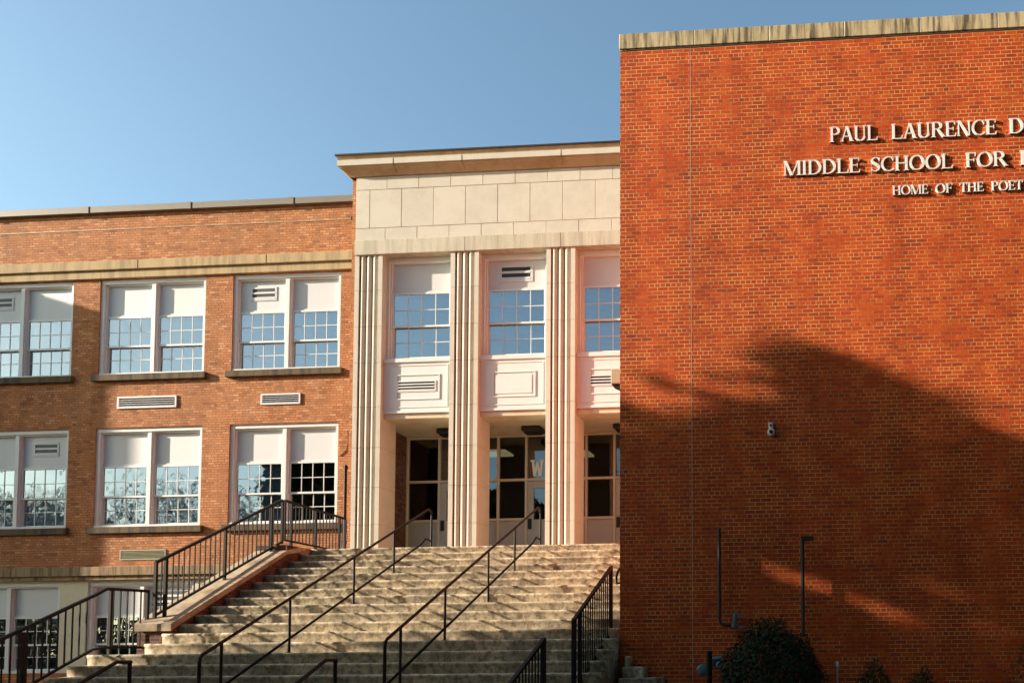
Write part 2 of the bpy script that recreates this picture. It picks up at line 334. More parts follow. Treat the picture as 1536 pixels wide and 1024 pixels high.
def double_window(root, x0, x1, z0, z1, Y, vents=(None, None), blinds=(1, 1, 1, 1), sill=True, single=False):
    w = MB()
    jt, fy = 0.085, Y+0.035
    ht = 0.10
    w.box(x0, x1, fy, Y+0.17, z1-ht, z1, .006)
    for a in (x0, x1-jt): w.box(a, a+jt, fy+0.002, Y+0.17, z0+0.05, z1-ht)
    w.box(x0, x1, fy-0.02, Y+0.17, z0, z0+0.06, .006)
    # stepped inner stop
    w.box(x0+jt, x0+jt+0.018, fy+0.045, Y+0.17, z0+0.06, z1-ht); w.box(x1-jt-0.018, x1-jt, fy+0.045, Y+0.17, z0+0.06, z1-ht)
    w.box(x0+jt+0.018, x1-jt-0.018, fy+0.045, Y+0.17, z1-ht-0.03, z1-ht)
    xm = (x0+x1)/2
    w.box(xm-0.075, xm+0.075, fy+0.03, Y+0.17, z0+0.06, z1-ht-0.03, .005); w.box(xm-0.055, xm+0.055, fy, fy+0.035, z0+0.06, z1-ht-0.03, .005)
    win = w.build('window', 'white', root)
    H = z1-z0
    zp, zmid = z1-0.375*H, z0+0.315*H
    gl = MB(); bl = MB(); sh = MB(); pn = MB(); anyb = False
    for s, (a, b) in enumerate(((x0+jt+0.018, xm-0.075), (xm+0.075, x1-jt-0.018))):
        pn.box(a, b, Y+0.145, Y+0.165, zp, z1-ht-0.03)
        pn.box(a, b, Y+0.125, Y+0.146, zp-0.001, zp+0.045, .004)
        sash(sh, gl, a, b, zmid-0.03, zp, Y+0.105); sash(sh, gl, a, b, z0+0.06, zmid+0.03, Y+0.146)
        for q, (c, d) in enumerate(((zmid, zp-0.02), (z0+0.08, zmid))):
            if blinds[s*2+q]: slats(bl, a+0.02, b-0.02, c, d, Y+0.24); anyb = True
        if vents[s]:
            cx = (a+b)/2
            if vents[s] == 2: o, bk, sx = louvre(win, cx-0.36, cx+0.34, zp+0.30, zp+0.66, Y+0.145, 2, 'panel', 0.045)
            else: o, bk, sx = louvre(win, a+0.06, b-0.04, zp-0.02, zp+0.66, Y+0.145, 4, 'panel', 0.05)
            bk.build('louvre_backing', 'black', win, recalc=False); sx.build('louvre_slats', 'panel', win)
    sh.build('sash', 'white', win); pn.build('top_panel', 'panel', win); gl.build('glass', 'glass', win, recalc=False)
    if anyb: bl.build('blind', 'blind', win, recalc=False)
    else: bl.bm.free()
    if sill:
        s_ = MB(); s_.box(x0-0.10, x1+0.10, Y-0.09, Y+0.05, z0-0.17, z0-0.006, .008); s_.build('sill', 'sill', win)
    return win

# ------------------------------------------------------------------ left classroom wing
YL = 19.2
wing = thing('classroom_wing', (-21, 19.2, G), 'orange brick school wing with white double windows left of the limestone entrance', 'building')
XW0, XW1 = -30.7, -12.28
cols = [(-26.35, -23.48), (-22.75, -19.88), (-19.15, -16.28), (-15.55, -12.68)]
rows = [(7.36, 9.87), (3.42, 5.98)]
holes = [(a, b, c, d) for a, b in cols for c, d in rows]
w = MB(); wall(w, XW0, XW1, 2.40, 11.62, YL, holes, 0.20)
w.quad([(XW1, YL, 2.4), (XW1, 30, 2.4), (XW1, 30, 11.62), (XW1, YL, 11.62)])
w.build('wall', 'brick_left', wing)
bcols = [(-26.4, -23.5), (-22.85, -20.0), (-19.25, -16.4), (-15.65, -12.8)]
bh = [(a, b, -0.27, 2.03) for a, b in bcols]
w = MB(); wall(w, XW0, XW1, -0.27, 2.10, YL+0.03, bh, 0.2); w.build('basement_wall', 'cream', wing)
w = MB(); w.quad([(XW0, YL+0.03, G), (XW1, YL+0.03, G), (XW1, YL+0.03, -0.27), (XW0, YL+0.03, -0.27)]); w.build('plinth', 'brick_left', wing)
w = MB(); w.quad([(XW0, 22.5, G), (XW1, 22.5, G), (XW1, 22.5, 11.6), (XW0, 22.5, 11.6)])
for z in (2.3, 6.4): w.quad([(XW0, YL+0.25, z), (XW1, YL+0.25, z), (XW1, 22.5, z), (XW0, 22.5, z)])
w.build('interior', 'dark', wing, recalc=False)
w = MB(); w.quad([(XW0, YL, 11.6), (XW1, YL, 11.6), (XW1, 30, 11.6), (XW0, 30, 11.6)]); w.build('roof', 'bronze', wing, recalc=False)
# bands
b = MB()
x = XW0
for x0, x1 in ((-30.3, -26.0), (-25.99, -22.1), (-22.09, -18.05), (-18.04, -14.6), (-14.59, -12.28)):
    b.box(x0, x1, YL-0.11, YL+0.05, 10.09, 10.33, .012)
b.build('belt_course', 'belt', wing)
b = MB(); b.box(XW0, XW1, YL-0.06, YL+0.05, 9.885, 10.085, .008); b.build('window_head_band', 'belt', wing)
b = MB()
for x0, x1 in ((-30.3, -24.0), (-23.99, -20.1), (-20.09, -16.6), (-16.59, -12.28)):
    b.box(x0, x1, YL-0.13, YL+0.06, 2.17, 2.40, .012)
b.box(XW0, XW1, YL-0.07, YL+0.06, 2.07, 2.165); b.build('water_table', 'belt_dark', wing)
# roof edge
c = MB()
for x0, x1 in ((-30.3, -24.9), (-24.89, -22.13), (-22.12, -19.43), (-19.42, -16.64), (-16.63, -13.9), (-13.89, -12.29)):
    c.box(x0, x1, YL-0.10, YL+0.25, 11.62, 11.79, .006)
for xs in (-22.2, -19.5, -16.72, -13.97): c.box(xs-0.07, xs+0.06, YL-0.112, YL+0.2, 11.612, 11.795)
c.build('roof_coping', 'bronze', wing)
c = MB(); c.box(-15.0, -12.29, YL+0.32, YL+0.8, 11.6, 11.95, .01); c.build('raised_roof_edge', 'tan', wing)
c = MB(); c.box(-24, -12.42, YL-0.012, YL+0.01, 11.198, 11.214); c.build('flashing_strip', 'verdigris', wing)
c = MB(); c.box(-12.42, -12.33, YL-0.05, YL+0.01, 11.19, 11.25); c.box(-12.38, -12.34, YL-0.04, YL+0.01, 10.98, 11.19); c.build('bracket', 'iron', wing)
vt = {0: [(None, None), (2, None), (None, None), (2, None)], 1: [(None, None), (None, 2), (None, None), (None, None)]}
bl = {(1, 3): (1, 1, 0, 0)}
for j, (c0, d0_) in enumerate(rows):
    for i, (a, b_) in enumerate(cols): double_window(wing, a, b_, c0, d0_, YL, vt[j][i], bl.get((j, i), (1, 1, 1, 1)))
for i, (a, b_) in enumerate(bcols):
    double_window(wing, a, b_, -0.27, 2.03, YL+0.03, (None, 4) if i == 2 else (None, None), (0, 0, 0, 0), sill=False)
for x0, x1, z0, z1 in ((-18.57, -16.97, 6.47, 6.78), (-14.73, -13.68, 6.46, 6.745)):
    o, bk, sx = louvre(wing, x0, x1, z0, z1, YL, 4, 'panel', 0.045, 0.03); bk.build('louvre_backing', 'black', o, recalc=False); sx.build('louvre_slats', 'panel', o)
o, bk, sx = louvre(wing, -18.38, -17.15, 2.57, 2.83, YL, 6, 'greenvent', 0.03, 0.02); bk.build('louvre_backing', 'greenvent', o, recalc=False); sx.build('louvre_slats', 'greenvent', o)
# stray conduit loop and anchor holes on the brick
c = MB(); c.tube([(-12.62, YL-0.012, 5.1), (-12.45, YL-0.012, 5.25), (-12.40, YL-0.012, 5.5), (-12.43, YL-0.012, 5.75)], 0.009, 5); c.build('cable', 'rust', wing)

# ------------------------------------------------------------------ far-left pavilion that throws the big shadow
PX = -30.70
pav = thing('end_pavilion', (-36, 16, G), 'plain brick end pavilion beyond the left edge, standing forward of the classroom wing', 'building')
w = MB(); w.box(-42, PX, 16.0, 30, G, 12.55); w.build('wall', 'brick_left', pav)
w = MB(); w.box(-42.1, PX+0.1, 15.9, 30.1, 12.552, 12.72, .01); w.build('roof_coping', 'bronze', pav)

# ------------------------------------------------------------------ entrance block
YP = 18.9
ent = thing('entrance_block', (-8, 18.9, G), 'limestone school entrance with fluted piers, tall windows and a heavy cornice', 'building')
XE0, XE1 = -12.13, -3.70
w = MB()
w.box(-12.28, XE0-0.002, 19.0, 20.6, 2.41, 12.10)
w.quad([(-12.28, 20.6, 2.4), (-12.28, 30, 2.4), (-12.28, 30, 12.1), (-12.28, 20.6, 12.1)])
w.build('side_wall', 'brick_left', ent)
# architrave + ashlar courses
blk = MB()
pc = [-12.13, -9.29, -6.86, -4.42, -3.7]
for a, b_ in zip(pc, pc[1:]): blk.box(a+0.004, b_-0.004, YP-0.035, YP+0.5, 10.085, 10.455, .006)
blk.build('architrave', 'lime_streak', ent)
def course(z0, z1, first, name_mat='lime'):
    m = MB(); x = XE0; edges = [XE0]; q = first
    while q < XE1: edges.append(q); q += 0.823
    edges.append(XE1)
    for a, b_ in zip(edges, edges[1:]): m.box(a+0.004, b_-0.004, YP, YP+0.3, z0+0.004, z1-0.004, .005)
    return m
fz = MB()
for z0, z1, fx in ((10.46, 10.775, -11.36), (10.775, 11.765, -11.77), (11.765, 12.10, -11.33)):
    edges = [XE0]; q = fx
    while q < XE1: edges.append(q); q += 0.823
    edges.append(XE1)
    for a, b_ in zip(edges, edges[1:]): fz.box(a+0.005, b_-0.005, YP+random.uniform(0, 0.004), YP+0.3, z0+0.005, z1-0.005, .005)
frz = fz.build('frieze', 'lime', ent)
w = MB(); w.quad([(XE0, YP+0.012, 10.46), (XE1, YP+0.012, 10.46), (XE1, YP+0.012, 12.1), (XE0, YP+0.012, 12.1)]); w.build('joint_mortar', 'lime_warm', frz, recalc=False)
# cornice
XC = -12.27
def cpath(p): return [(XC-p, 24.0), (XC-p, YP-p), (-3.7, YP-p)]
cv = MB(); cv.sweep(cpath, [(0.0, 12.10), (0.03, 12.105), (0.06, 12.15), (0.11, 12.20), (0.185, 12.245), (0.19, 12.28)]); cor = cv.build('cornice', 'lime_warm', ent)
cv = MB(); cv.sweep(cpath, [(0.19, 12.281), (0.225, 12.283), (0.228, 12.42), (0.20, 12.425)]); cv.build('fascia', 'lime', cor)
cv = MB(); cv.sweep(cpath, [(0.20, 12.426), (0.20, 12.44), (0.235, 12.50), (0.24, 12.525)]); cv.build('crown_moulding', 'lime_warm', cor)
cv = MB(); cv.sweep(cpath, [(0.24, 12.526), (0.265, 12.522), (0.265, 12.56), (0.0, 12.58), (-0.5, 12.6)]); cv.build('drip_edge', 'black', cor)
jm = MB()
for xj in (-11.05, -9.3, -6.8):
    jm.prism([(YP-0.001, 12.11), (YP-0.063, 12.148), (YP-0.113, 12.198), (YP-0.188, 12.243), (YP-0.232, 12.28), (YP-0.232, 12.42), (YP-0.19, 12.42), (YP-0.15, 12.25)], 'x', xj-0.006, xj+0.006)
jm.build('cornice_joints', 'belt_dark', cor)
w = MB(); w.quad([(XC, YP, 12.59), (-3.7, YP, 12.59), (-3.7, 30, 12.59), (XC, 30, 12.59)]); w.build('roof', 'bronze', ent, recalc=False)
# piers
def pier(x0, x1):
    zj = [2.41, 3.30, 4.23, 5.22, 6.24, 7.35, 8.27, 9.19, 10.085]
    wd = x1-x0
    # plan profile of reeded front
    def plan():
        pts = [(x0, 19.6), (x0, YP)]
        es = 0.155*wd; pts.append((x0+es, YP)); pts.append((x0+es, YP+0.08))
        gap = 0.022; n = 3; rw = (wd-2*es-gap*4)/3
        xx = x0+es+gap
        for i in range(n):
            for k in range(9):
                a = math.pi*(1-k/8); pts.append((xx+rw/2+rw/2*math.cos(a), YP+0.08-0.078*math.sin(a)))
            xx += rw+gap
        pts += [(x1-es, YP+0.08), (x1-es, YP), (x1, YP), (x1, 19.6)]
        return pts
    m = MB()
    for z0, z1 in zip(zj, zj[1:]): m.prism(plan(), 'z', z0+(0.004 if z0 > 2.5 else 0), z1-0.004)
    o = m.build('pier', 'lime', ent)
    k = MB(); k.prism([(x0+0.005, YP+0.006), (x0+0.1*wd, YP+0.006), (x0+0.1*wd, YP+0.077), (x1-0.1*wd, YP+0.077), (x1-0.1*wd, YP+0.006), (x1-0.005, YP+0.006), (x1-0.005, 19.595), (x0+0.005, 19.595)], 'z', 2.42, 10.08)
    k.build('joint_mortar', 'belt', o)
piers = [(-12.13, -11.415), (-9.665, -8.945), (-7.235, -6.51), (-4.8, -4.08)]
for a, b_ in piers: pier(a, b_)
# bays: window, spandrel, soffit
bays = [(-11.415, -9.665), (-8.945, -7.235), (-6.51, -4.8)]
for i, (a, b_) in enumerate(bays):
    f = MB(); Yf = YP+0.19
    zt, zb = 10.085, 7.50
    f.box(a, b_, Yf, Yf+0.25, zt-0.13, zt, .004); f.box(a, a+0.07, Yf+0.001, Yf+0.25, zb, zt-0.13); f.box(b_-0.07, b_, Yf+0.001, Yf+0.25, zb, zt-0.13)
    f.box(a+0.07, a+0.11, Yf+0.05, Yf+0.25, zb, zt-0.13); f.box(b_-0.11, b_-0.07, Yf+0.05, Yf+0.25, zb, zt-0.13)
    f.box(a+0.07, b_-0.07, Yf-0.02, Yf+0.25, zb-0.04, zb+0.02, .004)
    win = f.build('window', 'white', ent)
    a2, b2 = a+0.11, b_-0.11
    pn = MB(); pn.box(a2, b2, Yf+0.11, Yf+0.14, 9.22, zt-0.13); pn.box(a2, b2, Yf+0.085, Yf+0.111, 9.2, 9.25, .004); pn.build('top_panel', 'panel', win)
    sh, gl, bn = MB(), MB(), MB()
    sash(sh, gl, a2, b2, 8.32, 9.21, Yf+0.07); sash(sh, gl, a2, b2, 7.51, 8.38, Yf+0.111)
    slats(bn, a2+0.02, b2-0.02, 7.52, 9.2, Yf+0.21)
    sh.build('sash', 'white', win); gl.build('glass', 'glass', win, recalc=False); bn.build('blind', 'blind', win, recalc=False)
    if i == 1:
        cx = (a+b_)/2-0.02; o, bk, sx = louvre(win, cx-0.44, cx+0.42, 9.40, 9.84, Yf+0.11, 2, 'panel', 0.06); bk.build('louvre_backing', 'black', win, recalc=False); sx.build('louvre_slats', 'panel', win)
    # spandrel
    s_ = MB(); Ys = YP+0.12
    s_.box(a+0.003, b_-0.003, Ys, 19.62, 6.09, 7.46)
    s_.box(a+0.003, b_-0.003, Ys-0.035, Ys+0.02, 7.36, 7.47, .01); s_.box(a+0.003, b_-0.003, Ys-0.02, Ys+0.02, 6.085, 6.15, .006)
    def rect(x0, x1, z0, z1, t, pr, m=s_):
        m.box(x0, x1, Ys-pr, Ys+0.005, z1-t, z1, .004); m.box(x0, x1, Ys-pr, Ys+0.005, z0, z0+t, .004)
        m.box(x0, x0+t, Ys-pr+0.001, Ys+0.005, z0+t, z1-t); m.box(x1-t, x1, Ys-pr+0.001, Ys+0.005, z0+t, z1-t)
    rect(a+0.12, b_-0.10, 6.22, 7.30, 0.025, 0.012); rect(a+0.33, b_-0.30, 6.42, 7.06, 0.03, 0.018)
    sp = s_.build('spandrel', 'white', ent)
    cx = (a+b_)/2
    if i != 1:
        o, bk, sx = louvre(sp, cx-0.52, cx+0.48, 6.62, 6.90, Ys, 3, 'white', 0.03); bk.build('louvre_backing', 'black', sp, recalc=False); sx.build('louvre_slats', 'white', sp)
    else:
        q = MB(); q.box(cx-0.47, cx+0.47, Ys-0.012, Ys+0.004, 6.50, 6.98, .01); q.build('raised_panel', 'white', sp)
    s_ = MB(); s_.box(a+0.004, b_-0.004, Ys+0.03, 19.63, 5.955, 6.086, .01); s_.build('soffit_lip', 'ceil', ent)
w = MB(); w.quad([(-11.9, 19.55, 5.95), (-3.7, 19.55, 5.95), (-3.7, 20.8, 5.95), (-11.9, 20.8, 5.95)]); w.build('porch_ceiling', 'ceil', ent, recalc=False)
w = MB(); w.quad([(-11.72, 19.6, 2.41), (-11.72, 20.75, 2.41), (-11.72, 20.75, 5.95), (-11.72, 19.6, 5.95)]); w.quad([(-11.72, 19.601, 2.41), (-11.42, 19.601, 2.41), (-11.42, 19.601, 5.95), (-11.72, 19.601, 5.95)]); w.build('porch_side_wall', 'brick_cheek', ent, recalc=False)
w = MB()
w.quad([(-12.1, 19.5, 10.08), (-3.7, 19.5, 10.08), (-3.7, 30, 10.08), (-12.1, 30, 10.08)]); w.quad([(-12.1, 23, 6), (-3.7, 23, 6), (-3.7, 23, 10.08), (-12.1, 23, 10.08)])
w.quad([(-12.1, 19.63, 6.1), (-3.7, 19.63, 6.1), (-3.7, 23, 6.1), (-12.1, 23, 6.1)])
w.quad([(-12.0, 20.78, 5.93), (-3.7, 20.78, 5.93), (-3.7, 26, 5.93), (-12.0, 26, 5.93)]); w.quad([(-12, 26, 2.4), (-3.7, 26, 2.4), (-3.7, 26, 5.95), (-12, 26, 5.95)])
w.quad([(-12.0, 20.78, 2.42), (-3.7, 20.78, 2.42), (-3.7, 26, 2.42), (-12.0, 26, 2.42)]); w.quad([(-12, 20.78, 2.4), (-12, 26, 2.4), (-12, 26, 5.95), (-12, 20.78, 5.95)])
w.build('interior', 'dark', ent, recalc=False)

# glazed entrance screen
scr = thing('entrance_screen', (-8, 20.7, 2.41), 'beige framed glass doors and sidelights behind the limestone piers', 'glass entrance')
YS = 20.7; mu = 0.055
xs = [-11.70, -10.82, -9.90, -9.20, -8.43, -7.50, -6.80, -6.04, -5.10, -4.40, -3.75]
doors = [1, 4, 7]
f = MB()
for i, x in enumerate(xs): f.box(x-mu/2, x+mu/2, YS-0.05, YS+0.05, 2.41, 5.945, .004)
for i, (a, b_) in enumerate(zip(xs, xs[1:])):
    f.box(a+mu/2, b_-mu/2, YS-0.045, YS+0.05, 5.89, 5.94); f.box(a+mu/2, b_-mu/2, YS-0.045, YS+0.05, 4.70, 4.76)
    if i not in doors: f.box(a+mu/2, b_-mu/2, YS-0.045, YS+0.05, 3.64, 3.70); f.box(a+mu/2, b_-mu/2, YS-0.045, YS+0.05, 2.41, 2.5)
f.build('frame', 'alu', scr)
gl = MB()
for i, (a, b_) in enumerate(zip(xs, xs[1:])):
    a, b_ = a+mu/2, b_-mu/2
    gl.quad([(a, YS+0.01, 4.76), (b_, YS+0.01, 4.76), (b_, YS+0.01, 5.89), (a, YS+0.01, 5.89)])
    if i in doors:
        d = MB(); st = 0.17
        d.box(a+0.004, a+st, YS-0.02, YS+0.03, 2.42, 4.69, .003); d.box(b_-st, b_-0.004, YS-0.02, YS+0.03, 2.42, 4.69, .003)
        d.box(a+st, b_-st, YS-0.018, YS+0.03, 4.50, 4.69); d.box(a+st, b_-st, YS-0.018, YS+0.03, 2.42, 3.66)
        do = d.build('door', 'grey', scr)
        q = MB(); q.quad([(a+st, YS+0.01, 3.66), (b_-st, YS+0.01, 3.66), (b_-st, YS+0.01, 4.50), (a+st, YS+0.01, 4.50)]); q.build('glass', 'glass_deep', do, recalc=False)
        q = MB(); q.box(a+0.03, a+0.125, YS-0.05, YS-0.021, 3.40, 3.68, .006); q.tube([(a+0.08, YS-0.05, 3.62), (a+0.08, YS-0.10, 3.62), (a+0.08, YS-0.10, 3.46), (a+0.08, YS-0.05, 3.46)], 0.011, 6); q.build('handle', 'black', do)
    else:
        gl.quad([(a, YS+0.01, 3.70), (b_, YS+0.01, 3.70), (b_, YS+0.01, 4.70), (a, YS+0.01, 4.70)])
        pl = MB(); pl.box(a, b_, YS-0.01, YS+0.03, 2.5, 3.64); pl.build('kick_panel', 'grey', scr)
gl.build('glass', 'glass_deep', scr, recalc=False)
q = MB(); WX, WZ = -8.29, 4.82
def bar(p0, p1, wd): q.prism([(p0[0]-wd/2, p0[1]), (p0[0]+wd/2, p0[1]), (p1[0]+wd/2, p1[1]), (p1[0]-wd/2, p1[1])], 'y', YS-0.002-0.001*len(q.bm.faces)/6, YS+0.006)
bar((WX+0.075, WZ), (WX+0.03, WZ+0.43), 0.07); bar((WX+0.085, WZ), (WX+0.155, WZ+0.38), 0.06); bar((WX+0.225, WZ), (WX+0.155, WZ+0.38), 0.06); bar((WX+0.235, WZ), (WX+0.28, WZ+0.43), 0.07)
for xx in (0.03, 0.28): q.box(WX+xx-0.055, WX+xx+0.055, YS-0.03, YS+0.004, WZ+0.39, WZ+0.44)
q.build('letter', 'letter', scr)
for x, y in ((-10.2, 22.3), (-7.9, 22.6), (-5.6, 22.3)):
    t = MB(); t.box(x-0.6, x+0.6, y-0.3, y+0.3, 5.86, 5.92)
    tag(t.build('ceiling_light', 'lamp'), 'dim yellow ceiling light panel inside the lobby behind the entrance glass', 'ceiling light', 'ceiling lights inside the lobby')
for i, (x, lb) in enumerate(((-10.25, 'black box light under the porch ceiling in the left entrance bay'), (-8.0, 'black box light under the porch ceiling in the middle entrance bay'), (-5.6, 'black box light under the porch ceiling in the right bay beside the red wall'))):
    t = thing('porch_light', (x, 20.05, 5.9), lb, 'ceiling light', 'box lights under the porch ceiling')
    q = MB(); q.box(x-0.25, x+0.25, 19.85, 20.25, 5.81, 5.946, .03); q.build('housing', 'black', t)
    q = MB(); q.prism([(19.90, 5.811), (20.20, 5.811), (20.15, 5.77), (19.95, 5.77)], 'x', x-0.19, x+0.19); q.build('lens', 'rust', t)

# ------------------------------------------------------------------ right-hand brick block
YR, XR = 12.75, -3.635
blk = thing('brick_hall', (2, 12.75, G), 'tall windowless red brick hall with a streaked concrete coping at the right', 'building')
w = MB(); w.quad([(XR, YR, G), (14, YR, G), (14, YR, 10.14), (XR, YR, 10.14)]); w.quad([(XR, YR, G), (XR, YR, 10.14), (XR, 30, 10.14), (XR, 30, G)]); w.quad([(14, YR, G), (14, 30, G), (14, 30, 10.14), (14, YR, 10.14)])
w.quad([(XR, YR, 10.13), (14, YR, 10.13), (14, 30, 10.13), (XR, 30, 10.13)])
w.build('wall', 'brick_right', blk)
c = MB(); ex = [XR-0.015, -2.378, -1.129, 0.115, 1.357, 2.616, 3.87, 5.1, 6.4, 7.6, 8.9, 10.1, 11.4, 14.02]
for a, b_ in zip(ex, ex[1:]): c.box(a+0.005, b_-0.005, YR-0.03, YR+0.32, 10.145, 10.41, .008)
for k in range(14): c.box(XR-0.015, XR+0.3, YR+0.33+k*1.24, YR+0.32+(k+1)*1.24, 10.145, 10.41, .008)
cp = c.build('coping', 'coping', blk)
c = MB(); c.box(XR, 14, YR-0.025, YR+0.31, 10.15, 10.404); c.build('coping_joint', 'panel', cp)
c = MB(); c.box(XR, 14, YR-0.008, YR+0.2, 10.128, 10.146); c.build('coping_bed', 'sealant', cp)
c = MB(); c.box(-2.449, -2.441, YR-0.0025, YR+0.01, G, 10.12); c.build('expansion_joint', 'sealant', blk)

# ------------------------------------------------------------------ serif lettering
def ribbon(pts, wd, closed=False):
    n = len(pts); L, Rr = [], []
    for i in range(n):
        a = pts[(i-1) % n] if (closed or i > 0) else pts[i]; b_ = pts[(i+1) % n] if (closed or i < n-1) else pts[i]
        dx, dz = b_[0]-a[0], b_[1]-a[1]; q = math.hypot(dx, dz) or 1; nx, nz_ = -dz/q, dx/q
        h = wd[i]/2; L.append((pts[i][0]+nx*h, pts[i][1]+nz_*h)); Rr.append((pts[i][0]-nx*h, pts[i][1]-nz_*h))
    m = n if closed else n-1
    return [[L[i], L[(i+1) % n], Rr[(i+1) % n], Rr[i]] for i in range(m)]
T, H_ = 0.135, 0.055                       # thick stem, hairline
def stem(x, z0=0, z1=1, t=T, s0=True, s1=True, sw=0.055):
    o = [[(x-t/2, z0), (x+t/2, z0), (x+t/2, z1), (x-t/2, z1)]]
    for flag, za, zb in ((s0, z0, z0+0.045), (s1, z1-0.045, z1)):
        if flag: o.append([(x-t/2-sw, za), (x+t/2+sw, za), (x+t/2+sw, zb), (x-t/2-sw, zb)])
    return o
def diag(x0, z0, x1, z1, t): return [[(x0-t/2, z0), (x0+t/2, z0), (x1+t/2, z1), (x1-t/2, z1)]]
def rc(a, b_, c, d): return [[(a, c), (b_, c), (b_, d), (a, d)]]
def arc(cx, cz, rx, rz, a0, a1, n=20, tv=T, th=H_, closed=False):
    pts, wd = [], []
    for i in range(n if closed else n+1):
        a = R(a0+(a1-a0)*i/n); pts.append((cx+rx*math.cos(a), cz+rz*math.sin(a))); wd.append(th+(tv-th)*abs(math.cos(a))**1.4)
    return ribbon(pts, wd, closed)
def glyph(ch):
    """returns (pieces, advance) for a cap height of 1"""
    if ch == 'P': return stem(.14)+arc(.30, .74, .26, .235, -90, 90)+rc(.14, .31, .48, .53)+rc(.14, .31, .947, 1), .64
    if ch == 'R': return stem(.14)+arc(.30, .75, .25, .225, -90, 90)+rc(.14, .31, .50, .55)+rc(.14, .31, .947, 1)+diag(.70, 0, .36, .53, .15)+rc(.64, .80, 0, .045), .76
    if ch == 'L': return stem(.14)+rc(.14, .60, 0, .055)+[[(.56, 0), (.61, 0), (.63, .24), (.585, .24)]], .64
    if ch == 'A': return diag(.09, 0, .37, 1.0, .065)+diag(.66, 0, .385, 1.0, .15)+rc(.2, .56, .31, .365)+rc(.0, .19, 0, .045)+rc(.54, .78, 0, .045), .77
    if ch == 'U': return stem(.15, .28, 1, s0=False)+stem(.62, .28, 1, .06, s0=False)+arc(.386, .29, .2335, .265, 180, 360, 20, T, .06), .77
    if ch == 'E': return stem(.14)+rc(.14, .56, 0, .055)+rc(.14, .54, .945, 1)+rc(.14, .46, .49, .54)+[[(.52, 0), (.57, 0), (.60, .22), (.555, .22)]]+[[(.51, 1), (.555, 1), (.555, .80), (.515, .80)]]+rc(.43, .47, .41, .62), .63
    if ch == 'F': return stem(.14)+rc(.14, .54, .945, 1)+rc(.14, .46, .47, .52)+[[(.51, 1), (.555, 1), (.555, .78), (.515, .78)]]+rc(.43, .47, .39, .60), .60
    if ch == 'N': return stem(.11, 0, 1, .06)+stem(.68, 0, 1, .06, s0=False)+diag(.64, 0, .13, 1, .15), .80
    if ch == 'D': return stem(.14)+arc(.30, .5, .37, .473, -90, 90)+rc(.14, .31, 0, .055)+rc(.14, .31, .945, 1), .76
    if ch == 'I': return stem(.14), .30
    if ch == 'H': return stem(.14)+stem(.64)+rc(.14, .64, .48, .535), .79
    if ch == 'T': return stem(.33, s1=False)+rc(.02, .64, .945, 1)+[[(.02, .78), (.06, .78), (.075, 1), (.02, 1)]]+[[(.60, .78), (.64, .78), (.64, 1), (.585, 1)]], .67
    if ch == 'O': return arc(.43, .5, .355, .475, 0, 360, 32, T+.01, H_, True), .87
    if ch == 'C': return arc(.44, .5, .36, .475, 48, 318, 28)+[[(.64, .98), (.69, .98), (.70, .72), (.655, .72)]], .76
    if ch == 'M': return stem(.10, 0, 1, .06)+stem(.83, 0, 1, T)+diag(.45, 0, .13, 1, .14)+diag(.45, 0, .80, 1, .06), .97
    if ch == 'S':
        pts = [(.50, .83), (.43, .93), (.30, .965), (.16, .90), (.11, .77), (.18, .64), (.31, .54), (.44, .44), (.51, .30), (.46, .13), (.32, .035), (.18, .06), (.09, .17)]
        wd = [.05, .055, .06, .09, .125, .135, .145, .14, .125, .09, .06, .055, .05]
        return ribbon(pts, wd)+rc(.49, .535, .72, .95)+rc(.06, .105, .05, .28), .59
    return [], .35
def line(label, words, zb, cap):
    """words: (text, x0, x1)"""
    root = thing('wall_lettering', (words[0][1], YR, zb), label, 'wall lettering', 'raised white lettering on the red wall')
    for txt, x0, x1 in words:
        tot = sum(glyph(c)[1] for c in txt); k = (x1-x0)/tot; x = x0
        for c in txt:
            pcs, adv = glyph(c); m = MB()
            for j, pl_ in enumerate(pcs):
                m.prism([(x+u*k, zb+v*cap) for u, v in pl_], 'y', YR-0.034-0.0004*(j % 7), YR-0.006)
            m.build('letter', 'letter', root); x += adv*k
line('raised white serif letters reading PAUL LAURENCE D, top line on red wall', [('PAUL', -0.145, 0.645), ('LAURENCE', 0.86, 2.57), ('D', 2.755, 3.00)], 8.365, 0.255)
line('raised white serif letters reading MIDDLE SCHOOL FOR I, middle line on red wall', [('MIDDLE', -0.91, 0.36), ('SCHOOL', 0.51, 1.85), ('FOR', 2.05, 2.72), ('I', 2.92, 3.02)], 7.835, 0.245)
line('smaller white serif letters reading HOME OF THE POET, lowest line on the red wall', [('HOME', 0.865, 1.45), ('OF', 1.56, 1.84), ('THE', 1.95, 2.34), ('POET', 2.455, 2.96)], 7.43, 0.155)

